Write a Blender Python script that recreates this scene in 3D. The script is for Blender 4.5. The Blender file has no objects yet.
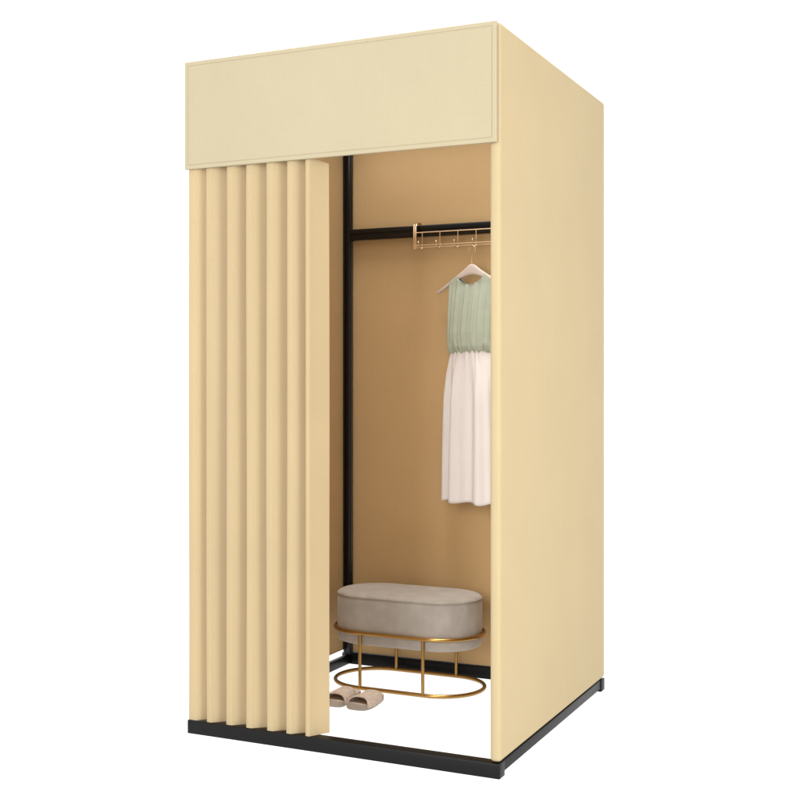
import bpy, bmesh, math, random
from mathutils import Vector, Matrix
random.seed(7)
sc = bpy.context.scene
COL = sc.collection
PI = math.pi

# ------------------------------------------------------------------ helpers
def obj(name, bm, mat, parent=None, smooth=None, sub=0, solid=0.0):
    """link a bmesh as ONE mesh object; smooth = auto-smooth angle in degrees"""
    bmesh.ops.remove_doubles(bm, verts=bm.verts, dist=1e-6)
    bmesh.ops.recalc_face_normals(bm, faces=bm.faces)
    me = bpy.data.meshes.new(name)
    if smooth is not None:
        for f in bm.faces: f.smooth = True
        lim = math.radians(smooth)
        for e in bm.edges:
            e.smooth = not (len(e.link_faces) == 2 and e.calc_face_angle(0) > lim)
    bm.to_mesh(me); bm.free()
    o = bpy.data.objects.new(name, me); COL.objects.link(o)
    me.materials.append(mat)
    if parent is not None: o.parent = parent
    if solid:
        m = o.modifiers.new('thickness', 'SOLIDIFY'); m.thickness = solid; m.offset = 0
    if sub:
        m = o.modifiers.new('round', 'SUBSURF'); m.levels = sub; m.render_levels = sub
    return o

def thing(name, label, cat, loc=(0, 0, 0), rz=0, group=None):
    o = bpy.data.objects.new(name, None); COL.objects.link(o)
    o.empty_display_size = .05
    o.location = loc; o.rotation_euler = (0, 0, rz)
    return tag(o, label, cat, group)

def tag(o, label=None, cat=None, group=None, kind=None):
    if label: o['label'] = label
    if cat: o['category'] = cat
    if group: o['group'] = group
    if kind: o['kind'] = kind
    return o

def add_box(bm, x0, x1, y0, y1, z0, z1, bev=0.0, seg=3):
    vs = [bm.verts.new((x, y, z)) for x in (x0, x1) for y in (y0, y1) for z in (z0, z1)]
    F = [(0, 1, 3, 2), (4, 6, 7, 5), (0, 4, 5, 1), (2, 3, 7, 6), (0, 2, 6, 4), (1, 5, 7, 3)]
    fs = [bm.faces.new([vs[i] for i in f]) for f in F]
    if bev:
        es = list({e for f in fs for e in f.edges})
        bmesh.ops.bevel(bm, geom=es, offset=bev, segments=seg, profile=.5, affect='EDGES')
    return bm

def box(*a, **k):
    return add_box(bmesh.new(), *a, **k)

def add_tube(bm, path, r, n=12, closed=False, cap=True):
    """round tube swept along a list of points (parallel-transported frame)"""
    P = [Vector(p) for p in path]; N = len(P)
    T = []
    for i in range(N):
        a = P[(i - 1) % N] if (closed or i) else P[0]
        b = P[(i + 1) % N] if (closed or i < N - 1) else P[-1]
        T.append((b - a).normalized())
    up = Vector((0, 0, 1)) if abs(T[0].z) < .9 else Vector((1, 0, 0))
    u = (up - T[0] * up.dot(T[0])).normalized()
    rings = []
    for i in range(N):
        u = (u - T[i] * u.dot(T[i])).normalized(); v = T[i].cross(u)
        rr = r[i] if isinstance(r, (list, tuple)) else r
        rings.append([bm.verts.new(P[i] + (u * math.cos(2*PI*k/n) + v * math.sin(2*PI*k/n)) * rr) for k in range(n)])
    for i in range(N if closed else N - 1):
        A, B = rings[i], rings[(i + 1) % N]
        for k in range(n):
            bm.faces.new((A[k], A[(k+1) % n], B[(k+1) % n], B[k]))
    if cap and not closed:
        bm.faces.new(list(reversed(rings[0]))); bm.faces.new(rings[-1])
    return bm

def add_ball(bm, c, r, n=10):
    bmesh.ops.create_uvsphere(bm, u_segments=n, v_segments=n // 2 + 1, radius=r, matrix=Matrix.Translation(c))
    return bm

def loft(bm, rings, closed=True, cap0=False, cap1=False):
    R = [[bm.verts.new(p) for p in ring] for ring in rings]
    for A, B in zip(R, R[1:]):
        n = len(A)
        for k in range(n if closed else n - 1):
            bm.faces.new((A[k], A[(k+1) % n], B[(k+1) % n], B[k]))
    if cap0: bm.faces.new(list(reversed(R[0])))
    if cap1: bm.faces.new(R[-1])
    return bm

def smooth01(t):
    t = min(1, max(0, t)); return t * t * (3 - 2 * t)

def lerp_tab(tab, t):
    """smooth interpolation in a table of (t, value)"""
    if t <= tab[0][0]: return tab[0][1]
    for (a, va), (b, vb) in zip(tab, tab[1:]):
        if t <= b: return va + (vb - va) * smooth01((t - a) / (b - a)) if False else va + (vb - va) * (t - a) / (b - a)
    return tab[-1][1]

def catmull(P, n):
    out = []
    Q = [P[0]] + list(P) + [P[-1]]
    for i in range(1, len(Q) - 2):
        p0, p1, p2, p3 = Q[i-1], Q[i], Q[i+1], Q[i+2]
        for k in range(n):
            t = k / n
            out.append(tuple(.5 * ((2*b) + (-a+c)*t + (2*a-5*b+4*c-d)*t*t + (-a+3*b-3*c+d)*t**3)
                             for a, b, c, d in zip(p0, p1, p2, p3)))
    out.append(tuple(P[-1])); return out

# ------------------------------------------------------------------ materials
def new_mat(name):
    m = bpy.data.materials.new(name); m.use_nodes = True
    nt = m.node_tree; b = nt.nodes['Principled BSDF']
    return m, nt, b

def fabric(name, col, var=.06, weave=900., bump=.10, rough=.9, sheen=.0, slub=1.0, mottle=6.0):
    """woven cloth: fine crossed threads in the bump, soft cloudy colour variation"""
    m, nt, b = new_mat(name); N = nt.nodes; L = nt.links
    tc = N.new('ShaderNodeTexCoord')
    nz = N.new('ShaderNodeTexNoise'); nz.inputs['Scale'].default_value = mottle; nz.inputs['Detail'].default_value = 6
    L.new(tc.outputs['Object'], nz.inputs['Vector'])
    # slubs: noise stretched along each thread direction
    mp1 = N.new('ShaderNodeMapping'); mp1.inputs['Scale'].default_value = (22, 22, 300)
    mp2 = N.new('ShaderNodeMapping'); mp2.inputs['Scale'].default_value = (300, 300, 16)
    s1 = N.new('ShaderNodeTexNoise'); s2 = N.new('ShaderNodeTexNoise')
    for mp, s in ((mp1, s1), (mp2, s2)):
        L.new(tc.outputs['Object'], mp.inputs['Vector']); L.new(mp.outputs['Vector'], s.inputs['Vector'])
        s.inputs['Scale'].default_value = 1.0; s.inputs['Detail'].default_value = 2
    add = N.new('ShaderNodeMath'); add.operation = 'ADD'
    L.new(s1.outputs['Fac'], add.inputs[0]); L.new(s2.outputs['Fac'], add.inputs[1])
    half = N.new('ShaderNodeMath'); half.operation = 'MULTIPLY'; half.inputs[1].default_value = .5
    L.new(add.outputs[0], half.inputs[0])
    mixf = N.new('ShaderNodeMath'); mixf.operation = 'ADD'
    sc1 = N.new('ShaderNodeMath'); sc1.operation = 'MULTIPLY'; sc1.inputs[1].default_value = .5
    L.new(nz.outputs['Fac'], sc1.inputs[0])
    sc2 = N.new('ShaderNodeMath'); sc2.operation = 'MULTIPLY'; sc2.inputs[1].default_value = .5 * slub
    L.new(half.outputs[0], sc2.inputs[0])
    L.new(sc1.outputs[0], mixf.inputs[0]); L.new(sc2.outputs[0], mixf.inputs[1])
    rp = N.new('ShaderNodeValToRGB')
    rp.color_ramp.elements[0].position = .3; rp.color_ramp.elements[1].position = .7
    rp.color_ramp.elements[0].color = tuple(c * (1 - var) for c in col) + (1,)
    rp.color_ramp.elements[1].color = tuple(min(1, c * (1 + var)) for c in col) + (1,)
    L.new(mixf.outputs[0], rp.inputs['Fac']); L.new(rp.outputs['Color'], b.inputs['Base Color'])
    bp = N.new('ShaderNodeBump'); bp.inputs['Strength'].default_value = bump; bp.inputs['Distance'].default_value = .002
    L.new(half.outputs[0], bp.inputs['Height']); L.new(bp.outputs['Normal'], b.inputs['Normal'])
    b.inputs['Roughness'].default_value = rough
    b.inputs['Specular IOR Level'].default_value = .25
    b.inputs['Sheen Weight'].default_value = sheen
    b.inputs['Sheen Roughness'].default_value = .4
    return m

def metal(name, col, rough, metallic=1.0, var=.06, scale=40, bump=.02, spec=.5):
    m, nt, b = new_mat(name); N = nt.nodes; L = nt.links
    tc = N.new('ShaderNodeTexCoord'); nz = N.new('ShaderNodeTexNoise')
    nz.inputs['Scale'].default_value = scale; nz.inputs['Detail'].default_value = 5
    L.new(tc.outputs['Object'], nz.inputs['Vector'])
    rp = N.new('ShaderNodeMapRange'); rp.inputs['To Min'].default_value = rough - var; rp.inputs['To Max'].default_value = rough + var
    L.new(nz.outputs['Fac'], rp.inputs['Value']); L.new(rp.outputs['Result'], b.inputs['Roughness'])
    bp = N.new('ShaderNodeBump'); bp.inputs['Strength'].default_value = bump; bp.inputs['Distance'].default_value = .001
    L.new(nz.outputs['Fac'], bp.inputs['Height']); L.new(bp.outputs['Normal'], b.inputs['Normal'])
    b.inputs['Base Color'].default_value = col + (1,)
    b.inputs['Metallic'].default_value = metallic
    b.inputs['Specular IOR Level'].default_value = spec
    return m

HEADCLOTH = fabric('pale_cream_canvas', (.275, .238, .160), var=.05, bump=.12, mottle=3)
CREAM   = fabric('cream_canvas', (.305, .243, .142), var=.05, bump=.25, mottle=3)
DRAPE   = fabric('cream_drape_cloth', (.330, .272, .166), var=.05, bump=.25, mottle=3)
# thin unlined cloth: some of the light inside the booth comes through it
_n = DRAPE.node_tree.nodes; _l = DRAPE.node_tree.links
_t = _n.new('ShaderNodeBsdfTranslucent'); _t.inputs['Color'].default_value = (.90, .60, .30, 1)
_m = _n.new('ShaderNodeMixShader'); _m.inputs['Fac'].default_value = .25
_l.new(_n['Principled BSDF'].outputs[0], _m.inputs[1]); _l.new(_t.outputs[0], _m.inputs[2])
_l.new(_m.outputs[0], _n['Material Output'].inputs['Surface'])
LINING  = fabric('tan_lining', (.45, .302, .148), var=.06, bump=.20, mottle=4)
BLACK   = metal('black_powder_coat', (.002, .0022, .003), .22, metallic=0.0, spec=.4)
BASEBLK = metal('charcoal_powder_coat', (.0035, .0035, .0037), .42, metallic=0.0, scale=200, bump=.08, spec=.14)
GOLD    = metal('antique_gold', (.33, .19, .06), .3, bump=0)
ROSE    = metal('rose_gold_wire', (.68, .50, .32), .34, bump=0)
VELVET  = fabric('taupe_velvet', (.34, .308, .272), var=.18, bump=.10, rough=.85, sheen=.25, slub=.4, mottle=22)
HANGW   = metal('cream_lacquer', (.50, .43, .38), .35, metallic=0.0)
SAGE    = fabric('sage_chiffon', (.31, .338, .265), var=.08, bump=.10, mottle=15)
BLUSH   = fabric('blush_white_cotton', (.60, .565, .55), var=.03, bump=.05, mottle=10)
SLIP    = fabric('beige_linen_slipper', (.48, .40, .335), var=.22, bump=.5, mottle=60)
SOLE    = fabric('taupe_sole', (.29, .24, .20), var=.06, bump=.1, mottle=40)

# translucency added so the floor glows white from the world below, without shadows
mf = bpy.data.materials.new('backlit_white_floor'); mf.use_nodes = True
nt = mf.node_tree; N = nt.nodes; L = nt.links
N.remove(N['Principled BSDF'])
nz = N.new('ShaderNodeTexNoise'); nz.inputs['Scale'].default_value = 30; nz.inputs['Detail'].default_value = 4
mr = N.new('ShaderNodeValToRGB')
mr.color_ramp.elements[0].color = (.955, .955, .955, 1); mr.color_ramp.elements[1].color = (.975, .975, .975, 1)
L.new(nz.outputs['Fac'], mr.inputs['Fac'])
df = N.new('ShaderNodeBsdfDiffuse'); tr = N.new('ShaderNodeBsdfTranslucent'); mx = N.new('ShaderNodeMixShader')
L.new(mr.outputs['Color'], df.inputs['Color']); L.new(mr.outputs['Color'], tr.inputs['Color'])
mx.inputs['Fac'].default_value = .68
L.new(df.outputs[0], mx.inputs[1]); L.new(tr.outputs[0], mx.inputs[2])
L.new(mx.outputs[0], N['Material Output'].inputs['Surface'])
BACKLIT = mf

# ------------------------------------------------------------------ setting
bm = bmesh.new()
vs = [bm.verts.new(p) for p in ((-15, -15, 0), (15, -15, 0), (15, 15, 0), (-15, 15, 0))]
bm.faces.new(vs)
tag(obj('floor', bm, BACKLIT), 'plain white studio floor', None, kind='structure')
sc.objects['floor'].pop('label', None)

# ------------------------------------------------------------------ fitting booth
W, D, H = .991, 1.027, 2.0
booth = thing('fitting_booth', 'tall cream fabric fitting booth on a black base frame with tan lining', 'fitting booth', (0, 0, 0))

# base frame: front and rear bars stand on the floor, side rails sit a little above it
base = obj('base_frame', box(0, W, 0, .040, 0, .040, bev=.0025), BASEBLK, booth, 30)
rb = obj('rear_bar', box(0, W, D - .040, D, 0, .040, bev=.0025), BASEBLK, base, 30)
obj('side_rail', box(W - .036, W - .003, .041, D - .041, .010, .0395, bev=.002), BASEBLK, base, 30)
obj('side_rail', box(.017, .036, .041, D - .041, .003, .0365, bev=.002), BASEBLK, base, 30)

# rear corner posts and the high crossbar: black extrusions with rounded edges and a groove in each face
def profile(w, h, r=.005, g=.0035, gd=.003, n=4):
    """closed cross-section (a, b) of a rounded bar w x h with a shallow groove along each face"""
    P = []
    for q in range(4):
        c, s_ = [(1, 0), (0, 1), (-1, 0), (0, -1)][q]
        hw, hh = (w/2, h/2) if q % 2 == 0 else (h/2, w/2)
        loc = [(hw, -g), (hw - gd, -g*.55), (hw - gd, g*.55), (hw, g)]
        for k in range(n + 1):
            t = PI/2 * k / n; loc.append((hw - r + r*math.cos(t), hh - r + r*math.sin(t)))
        for x, y in loc: P.append((x*c - y*s_, x*s_ + y*c))
    return P
def bar(name, p0, p1, w, h, axis, parent):
    rings = []
    for p in (p0, p1):
        ring = []
        for a, b in profile(w, h):
            ring.append((p[0] + a, p[1] + b, p[2]) if axis == 'z' else (p[0], p[1] + a, p[2] + b))
        rings.append(ring)
    bm = bmesh.new(); loft(bm, rings, cap0=True, cap1=True)
    return obj(name, bm, BLACK, parent, 50)
bar('post', (.0295, .9800, .040), (.0295, .9800, 1.985), .029, .029, 'z', booth)
bar('post', (.9420, .9800, .040), (.9420, .9800, 1.985), .029, .029, 'z', booth)
cb = bar('crossbar', (.0445, .981, 1.592), (.927, .981, 1.592), .026, .041, 'x', booth)
for x in (.0465, .925):
    obj('end_bracket', box(x - .0018, x + .0018, .9660, .9960, 1.570, 1.614, bev=.001), BLACK, cb, 30)

# upper frame tubes inside the top of the booth
for a, bb in (((.031, .07, 1.965), (.031, .962, 1.965)), ((.940, .07, 1.965), (.940, .962, 1.965)), ((.05, .978, 1.965), (.92, .978, 1.965))):
    bm = bmesh.new(); add_tube(bm, [a, bb], .014, 16); obj('top_rail', bm, BLACK, booth, 40)

def panel(name, x0, x1, y0, y1, z0, z1, bev, seg=5):
    return obj(name, box(x0, x1, y0, y1, z0, z1, bev=bev, seg=seg), CREAM, booth, 35)
# right side panel: padded, with a rounded front edge
pr = panel('side_panel', .9605, W, .004, D, .0425, 2.0, .011)
obj('lining', box(.9580, .9603, .030, .9985, .055, 1.985, bev=.0006, seg=1), LINING, pr, 30)
pl = panel('side_panel', -.002, .0105, .060, D, .053, 2.0, .004, 3)
obj('lining', box(.0108, .0130, .062, .9985, .054, 1.985, bev=.0006, seg=1), LINING, pl, 30)
pb = panel('back_panel', .0108, .9602, 1.0015, D - .0005, .0425, 1.998, .004, 3)
obj('lining', box(.0135, .9575, .9988, 1.0012, .044, 1.985, bev=.0006, seg=1), LINING, pb, 30)

# header panel over the doorway: thin board in cloth with a stitched border
def header():
    x0, x1, z0, z1 = -.004, .9845, 1.6805, 2.0
    yf, yb = -.0085, -.001
    bm = bmesh.new()
    rings = [(0, .0026), (.0008, .0009), (.0026, 0), (.0112, 0), (.0119, .0011), (.0131, .0011), (.0138, 0)]
    prev = None
    back = [bm.verts.new(p) for p in ((x0, yb, z0), (x1, yb, z0), (x1, yb, z1), (x0, yb, z1))]
    bm.faces.new(list(reversed(back)))
    prev = back
    for ins, dy in rings:
        cur = [bm.verts.new(p) for p in ((x0+ins, yf+dy, z0+ins), (x1-ins, yf+dy, z0+ins), (x1-ins, yf+dy, z1-ins), (x0+ins, yf+dy, z1-ins))]
        for k in range(4): bm.faces.new((prev[k], prev[(k+1) % 4], cur[(k+1) % 4], cur[k]))
        prev = cur
    bm.faces.new(prev)
    return obj('header_panel', bm, HEADCLOTH, booth, 25)
hd = header()
# curtain rail behind the header
bm = bmesh.new(); add_tube(bm, [(.012, .034, 1.712), (.960, .034, 1.712)], .010, 16)
obj('curtain_rail', bm, BLACK, booth, 40)

# ------------------------------------------------------------------ curtain
def curtain():
    ridges = [.002, .064, .136, .203, .272, .3405, .4005]
    P = [(-.001, .020), (-.0005, .012)]
    for i, r in enumerate(ridges):
        nxt = ridges[i+1] if i + 1 < len(ridges) else None
        dv = [.038, .042, .043, .0415, .043, .041, .056][i]
        w = [.027, .021, .022, .020, .023, .019, .014][i]
        P += [(r, .0045), (r + .0025, .0008), (r + w*.5, .0000), (r + w - .0018, .0004), (r + w + .0004, .0022)]
        if nxt is not None:
            e = nxt - r - w
            for k in (.2, .4, .6, .8): P.append((r + w + e*.93*k, .0026 + (dv - .0046)*k))
            P += [(nxt - e*.10, dv - .001), (nxt - e*.04, dv), (nxt + .0015, dv - .003), (nxt + .0015, dv*.6), (nxt + .0005, dv*.3)]
        else:
            for k in (.25, .5, .75, 1.0): P.append((r + w + (.4470 - r - w)*k, .0026 + .0594*k))
    prof = catmull(P, 4)
    zs = [.0413 + (1.6865 - .0413) * (k / 44) for k in range(45)]
    rings = []
    for z in zs:
        t = (z - .0435) / 1.63
        row = []
        for x, y in prof:
            a = (1 - .06 * t) * (1 + .05 * math.sin(3.1 * z + 9 * x))
            dx = .0022 * math.sin(2.3 * z + 31 * x) * (1 - t) * (1 if x > .02 else .3)
            row.append((x + dx, .0025 + y * a + .0006 * math.sin(5 * z + 50 * x), z - .011 * min(1, max(0, (x - .412) / .034)) * smooth01((t - .8) / .2)))
        rings.append(row)
    bm = bmesh.new(); loft(bm, rings, closed=False)
    c = thing('curtain', 'cream pleated curtain drawn to the left half of the booth doorway', 'curtain', (0, 0, 0))
    o = obj('drape', bm, DRAPE, c, 60)
    for x in (.012, .077, .149, .216, .285, .354, .414):
        bm = bmesh.new()
        add_tube(bm, [(x, .034 + .0125*math.sin(a*PI/8), 1.7115 + .0125*math.cos(a*PI/8)) for a in range(16)], .0016, 6, closed=True)
        add_tube(bm, [(x, .034, 1.699), (x, .026, 1.688), (x, .010, 1.672)], .0016, 6)
        obj('curtain_ring', bm, BLACK, c, 50)
    return c
curtain()

# ------------------------------------------------------------------ ottoman bench
def stadium(L_, r, z, n=20, cx=0, cy=0):
    pts = []
    for k in range(n + 1):
        a = -PI/2 + PI * k / n; pts.append((cx + L_ + r*math.cos(a), cy + r*math.sin(a), z))
    for k in range(n + 1):
        a = PI/2 + PI * k / n; pts.append((cx - L_ + r*math.cos(a), cy + r*math.sin(a), z))
    # straight sides get extra points
    out = []
    for i, p in enumerate(pts):
        q = pts[(i + 1) % len(pts)]; out.append(p)
        if math.dist(p, q) > L_:
            for k in range(1, 6):
                t = k / 6; out.append(tuple(p[j] + (q[j] - p[j]) * t for j in range(3)))
    return out
bench = thing('ottoman_bench', 'oval taupe velvet ottoman held in a gold ring frame', 'ottoman', (.3555, .812, 0))
BL, BR = .124, .138
prof = [(-.030, .1500), (-.010, .1503), (-.0025, .1520), (0, .1575), (.001, .19), (.0012, .24), (.0008, .29), (-.0002, .3065), (-.0032, .3090),
        (-.0020, .3110), (-.0015, .3155), (-.006, .3195), (-.014, .3220), (-.030, .3238), (-.06, .3252), (-.09, .3258), (-.12, .326)]
rings = []
for d, z in prof:
    ring = stadium(BL, BR + d, z)
    rings.append([(x, y, z + (.0012 * math.sin(7*x/.1 + 1) * math.sin(5*y/.1) if d < -.02 and z > .3 else 0)) for x, y, z in ring])
bm = bmesh.new(); loft(bm, rings, cap0=True, cap1=True)
seat = obj('seat', bm, VELVET, bench, 50, sub=1)
bm = bmesh.new(); add_tube(bm, stadium(BL, BR - .0012, .3128, 28), .0019, 8, closed=True)
obj('piping', bm, VELVET, seat, 60)
bm = bmesh.new(); add_tube(bm, stadium(BL, .146, .0072, 28), .0068, 12, closed=True)
obj('base_ring', bm, GOLD, bench, 60)
bm = bmesh.new(); add_tube(bm, stadium(BL, .1455, .193, 28), .0068, 12, closed=True)
obj('upper_ring', bm, GOLD, bench, 60)
for sx in (-1, 1):
    for sy in (-1, 1):
        bm = bmesh.new(); add_tube(bm, [(sx*.117, sy*.1455, .008), (sx*.117, sy*.1455, .192)], .0056, 12)
        obj('leg', bm, GOLD, bench, 40)

# ------------------------------------------------------------------ slippers
def slipper(x, y, rz, label, mirror=1):
    t = thing('slipper', label, 'slipper', (x, y, 0), rz, 'pair of slippers in front of the ottoman')
    Lg = .168
    wt = [(0, .0), (.012, .016), (.04, .0265), (.09, .0345), (.17, .0385), (.30, .0395), (.42, .0375), (.58, .0345), (.74, .0335), (.86, .031), (.94, .0245), (.985, .013), (1, 0.0)]
    def outline(scale, n=44):
        L1, R1 = [], []
        for k in range(n + 1):
            u = .5 - .5*math.cos(PI*k/n); w = lerp_tab(wt, u) * scale
            off = mirror * .006 * math.sin(PI * u) * (1 if u < .6 else .8)
            yy = (u - .5) * Lg * (scale*.3 + .7)
            L1.append((-w + off, yy)); R1.append((w + off, yy))
        return R1 + list(reversed(L1))[1:-1]
    def lift(u): return .006 * max(0, (.16 - u) / .16)**2 + .004 * smooth01((u - .55) / .4)
    rings = []
    for s, z in ((.90, .0005), (.97, .003), (1.0, .005), (1.0, .0125), (.985, .0155), (.94, .0165), (.80, .0150), (.5, .0143), (.2, .0140)):
        rings.append([(px, py, z + lift(py / Lg + .5) * (.4 + z / .016)) for px, py in outline(s)])
    bm = bmesh.new(); loft(bm, rings, cap0=True, cap1=True)
    so = obj('sole', bm, SOLE, t, 40)
    rings = []
    for s, z in ((.93, .0168), (.85, .0164), (.6, .0156), (.3, .0152)):
        rings.append([(px, py, z + .0006 + lift(py / Lg + .5) * 1.4) for px, py in outline(s)])
    bm = bmesh.new(); loft(bm, rings, cap1=True); obj('footbed', bm, SLIP, so, 50)
    # wide strap over the instep
    rings = []
    for k in range(17):
        v = k / 16; u = .15 + .54 * v
        row = []
        for j in range(25):
            a = PI * j / 24
            uu = u + .05 * math.cos(a) * mirror * (v - .3) + .075 * math.sin(a)**2 * (1 - v) + .03*math.sin(a)*v
            w = lerp_tab(wt, uu) + .0015
            off = mirror * .006 * math.sin(PI * uu)
            h = .0285 + .0035 * v
            ca = math.copysign(abs(math.cos(a))**.72, math.cos(a)); sa = math.sin(a)**.85
            row.append((w*ca + off, (uu - .5)*Lg, .0085 + h * sa))
        rings.append(row)
    bm = bmesh.new(); loft(bm, rings, closed=False)
    obj('strap', bm, SLIP, t, 60, solid=.0035)
    return t
slipper(.3415, .507, math.radians(-3), 'beige open toe slipper standing farther from the curtain', 1)
slipper(.2575, .512, math.radians(-2), 'beige open toe slipper half hidden behind the curtain edge', -1)

# ------------------------------------------------------------------ hook rack on the crossbar
rack = thing('hook_rack', 'rose gold wire hook rack hung over the black crossbar', 'hook rack', (0, 0, 0))
yr = .948
XV = [.345, .414, .483, .552, .621, .690, .759]
bm = bmesh.new()
add_tube(bm, [(.318, yr, 1.583), (.786, yr, 1.583)], .0021, 8)
add_tube(bm, [(.312, yr, 1.537), (.792, yr, 1.537)], .0016, 8)
add_tube(bm, [(.312, yr, 1.529), (.792, yr, 1.529)], .0013, 8)
obj('wire_frame', bm, ROSE, rack, 50)
for x in (.312, .786):
    bm = bmesh.new()
    for dx in (0, .0085):
        path = [(x+dx, yr, 1.526), (x+dx, yr, 1.606)]
        path += [(x+dx, .978 - .030*math.cos(a), 1.600 + .022*math.sin(a) + .0) for a in [PI*k/10 for k in range(1, 10)]]
        path += [(x+dx, 1.0 - .0035, 1.585)]
        path = [(p[0], min(p[1], .9955), p[2]) for p in path]
        add_tube(bm, path, .0024, 8)
    add_tube(bm, [(x, yr, 1.5255), (x + .0085, yr, 1.5255)], .0022, 8)
    add_box(bm, x + .0005, x + .0080, yr - .0010, yr + .0010, 1.5265, 1.606, bev=.0004, seg=1)
    obj('hanger_strap', bm, ROSE, rack, 50)
for x in XV:
    bm = bmesh.new()
    pts = [(x, yr, 1.583), (x, yr, 1.55), (x, yr, 1.531), (x, yr - .004, 1.524), (x, yr - .014, 1.520), (x, yr - .024, 1.522), (x, yr - .031, 1.530), (x, yr - .034, 1.541)]
    add_tube(bm, catmull(pts, 4), .0019, 8)
    add_ball(bm, (x, yr - .0342, 1.544), .0042)
    obj('hook', bm, ROSE, rack, 50)

# ------------------------------------------------------------------ hanger and dress
TH = math.radians(-20)
ORG = (.549, .915, 0)                     # hung from the fourth hook
hang = thing('clothes_hanger', 'cream wooden clothes hanger with thin gold hook on the rack', 'hanger', ORG, TH)
def hanger_body():
    half = [(0, 1.4595, 1.4215), (.010, 1.4580, 1.4212), (.020, 1.4520, 1.4195), (.030, 1.4445, 1.4170), (.042, 1.4370, 1.4135), (.056, 1.4290, 1.4090), (.075, 1.4185, 1.4025),
            (.100, 1.4050, 1.3915), (.125, 1.3900, 1.3785), (.150, 1.3770, 1.3665), (.162, 1.3705, 1.3625), (.167, 1.3672, 1.3640)]
    cols = [(-x, a, b) for x, a, b in reversed(half[1:])] + half
    bm = bmesh.new(); rings = []
    for x, a, b in cols:
        dep = .0062; m = min(.003, (a - b) * .3)
        rings.append([(x, -dep + .002, b), (x, -dep, b + m), (x, -dep, a - m), (x, -dep + .002, a), (x, dep - .002, a), (x, dep, a - m), (x, dep, b + m), (x, dep - .002, b)])
    loft(bm, rings, cap0=True, cap1=True)
    return bm
obj('hanger_arms', hanger_body(), HANGW, hang, 50, sub=1)
bm = bmesh.new()
pts = [(0, 0, 1.455), (0, 0, 1.482), (.002, 0, 1.488), (.012, 0, 1.496), (.0165, 0, 1.508), (.011, 0, 1.519), (0, 0, 1.5235), (-.011, 0, 1.519), (-.015, 0, 1.511)]
add_tube(bm, catmull(pts, 5), .0016, 8)
add_ball(bm, (-.0152, 0, 1.510), .0022)
obj('hanger_hook', bm, ROSE, hang, 50)

dress = thing('sleeveless_dress', 'sleeveless dress with sage green bodice and pale blush skirt on the hanger', 'dress', ORG, TH)
def bodice():
    n, m = 120, 46
    zb = 1.150
    def wid(z):          # half width
        return lerp_tab([(1.150, .088), (1.156, .098), (1.172, .103), (1.20, .1045), (1.24, .1045), (1.262, .104), (1.30, .105), (1.40, .107)], z)
    def dep(z):          # half depth
        return lerp_tab([(1.150, .020), (1.157, .030), (1.172, .038), (1.22, .038), (1.28, .032), (1.36, .018), (1.385, .0115), (1.42, .009)], z)
    def ztop(x, front):
        ax = abs(x)
        if ax < .064:
            low = 1.386 if front else 1.387
            return low + (1.4185 - low) * (ax / .064)**2.2
        return 1.4185 - (ax - .064) * .53 + .0025
    bm = bmesh.new(); R = []
    for k in range(n):
        a = 2*PI*k/n; s = math.cos(a); sn = math.sin(a); front = sn < 0
        col = []
        zt = ztop(s * .1095, front)
        if abs(s) > .985: zt = 1.262 + (zt - 1.262) * (1 - (abs(s) - .985) / .015) * .0 + .0     # armhole at the side seam
        elif abs(s) > .93: zt = 1.262 + (zt - 1.262) * ((.985 - abs(s)) / .055)**.22
        for j in range(m):
            t = j / (m - 1); z = zb + (zt - zb) * t
            g = math.exp(-((z - 1.158) / .014)**2); up = smooth01((z - 1.16) / .06)
            rip = .0042 * up * (math.sin(17*s + .8) * .7 + .6*math.sin(31*s + 2 + (0 if front else 1.7))) * (1 - .45 * smooth01((z - 1.35) / .05))
            rip += .0030 * (1 - smooth01((z - 1.165) / .05)) * math.sin(95*s*.5 + 3*math.sin(9*s)) 
            w = wid(z); d = dep(z)
            y = d * math.copysign(abs(sn)**.75, sn) + (rip if front else -rip) * min(1, abs(sn) * 2.2)
            zz = z - .004 * g * (1 + math.sin(41*s + 3*math.sin(13*s))) * (1 if t > 0 else .3)
            col.append((w * s, y, zz))
        R.append(col)
    R2 = [[R[k][j] for k in range(n)] for j in range(m)]
    loft(bm, R2)
    return bm
bod = obj('bodice', bodice(), SAGE, dress, 70, solid=.0014)
# narrow neck binding follows the front neckline
bm = bmesh.new()
pts = []
for k in range(25):
    x = -.0625 + .125 * k / 24; s = x / .1095; sn = -math.sqrt(1 - s*s)
    z = 1.386 + (1.4185 - 1.386) * (abs(x) / .064)**2.2
    d = lerp_tab([(1.36, .018), (1.385, .0115), (1.42, .009)], z)
    pts.append((x, -d * abs(sn)**.75 - .0008, z))
add_tube(bm, pts, .0011, 6); obj('neckline_binding', bm, SAGE, bod, 60)
# small loose pleat at the left armhole
bm = bmesh.new()
rings = []
for k in range(9):
    t = k / 8; z = 1.272 - .066 * t
    w = .017 * (1 - abs(2*t - 1.06))**.9 if abs(2*t - 1.06) < 1 else 0
    rings.append([(-.108 - w, .004 + .004*math.sin(6*t), z), (-.108 - w*.55, -.003, z - .001), (-.106, -.010, z), (-.104, .010, z)])
loft(bm, rings, cap0=True, cap1=True); obj('side_tie', bm, SAGE, dress, 60)

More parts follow.
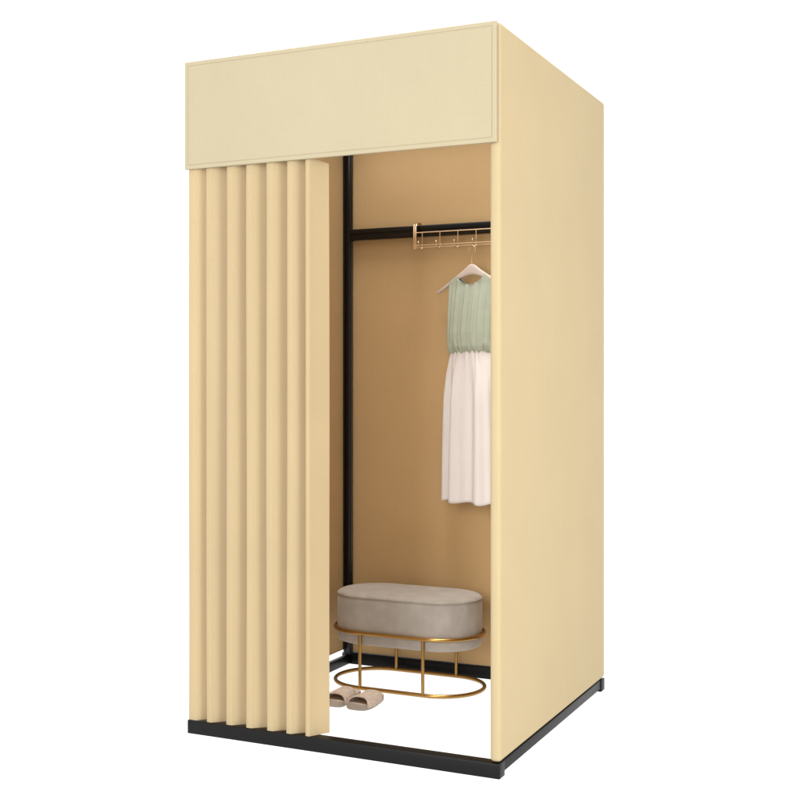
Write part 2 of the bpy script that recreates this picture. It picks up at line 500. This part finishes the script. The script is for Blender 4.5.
def skirt():
    n, m = 200, 60
    z0, z1 = 1.160, .629
    bm = bmesh.new(); R = []
    rs = random.Random(3)
    ph = [rs.uniform(0, 6.28) for _ in range(8)]
    for j in range(m):
        t = j / (m - 1); z = z0 + (z1 - z0) * t
        w = lerp_tab([(0, .092), (.015, .092), (.06, .100), (.16, .112), (.30, .119), (.6, .125), (1, .129)], t)
        d = lerp_tab([(0, .026), (.05, .030), (.3, .036), (1, .042)], t)
        gather = math.exp(-t / .10); fold = smooth01((t - .02) / .35)
        row = []
        for k in range(n):
            a = 2*PI*k/n; s = math.cos(a); sn = math.sin(a)
            g = .0030 * gather * (math.sin(23*a + ph[0] + 1.6*math.sin(5*a)) + .5*math.sin(41*a + ph[1]))
            f = fold * (.0100 * math.sin(7*a + ph[2] + .6*math.sin(3*a) + .25*t) + .0048 * math.sin(13*a + ph[3] - .4*t))
            # sharpen folds a little
            q = g + math.copysign(abs(f)**.85 * .010**.15, f)
            ww = w + q * .45; dd = d + q
            zz = z - (.004 * math.sin(7*a + ph[2]) * t**6 if t > .5 else 0) + (.010 * smooth01((-s - .86) / .14) * t**4 if sn > -.5 else 0)
            row.append((ww * math.copysign(abs(s)**.92, s), dd * math.copysign(abs(sn)**.8, sn), zz))
        R.append(row)
    loft(bm, R); return bm
sk = obj('skirt', skirt(), BLUSH, dress, 70, solid=.0014)

# ------------------------------------------------------------------ light
wd = bpy.data.worlds.new('World'); sc.world = wd; wd.use_nodes = True
bg = wd.node_tree.nodes['Background']; bg.inputs['Color'].default_value = (1, 1, 1, 1); bg.inputs['Strength'].default_value = 1.5

def area(name, loc, target, size, power, col=(1, 1, 1), spread=180, size_y=None):
    l = bpy.data.lights.new(name, 'AREA'); l.energy = power; l.color = col
    l.shape = 'RECTANGLE'; l.size = size; l.size_y = size_y or size; l.spread = math.radians(spread)
    o = bpy.data.objects.new(name, l); COL.objects.link(o); o.location = loc
    o.rotation_euler = (Vector(target) - Vector(loc)).to_track_quat('-Z', 'Y').to_euler()
    return o
area('softbox_key', (.2, -4.3, 2.0), (.5, .5, 1.0), 2.0, 190, (1, .985, .96), size_y=2.4)
area('softbox_side', (4.8, -1.6, .9), (.99, .35, .7), 1.8, 228, (1, .965, .90), size_y=2.4)
area('softbox_overhead', (.5, .1, 4.6), (.5, .55, 0),   .9, 15, (1, .97, .93), spread=60)

# ------------------------------------------------------------------ camera
cam = bpy.data.cameras.new('camera'); co = bpy.data.objects.new('camera', cam); COL.objects.link(co)
co.location = (2.0914, -2.9714, 1.0485); co.rotation_euler = (PI/2, 0, .437687)
cam.sensor_width = 36; cam.lens = 1198.93 / 800 * 36
cam.shift_y = -(400 - 381.89) / 800
cam.clip_end = 200; cam.clip_start = .05
sc.camera = co
sc.view_settings.view_transform = 'Standard'
sc.view_settings.look = 'None'
sc.view_settings.exposure = 0
sc.cycles.max_bounces = 16; sc.cycles.diffuse_bounces = 10
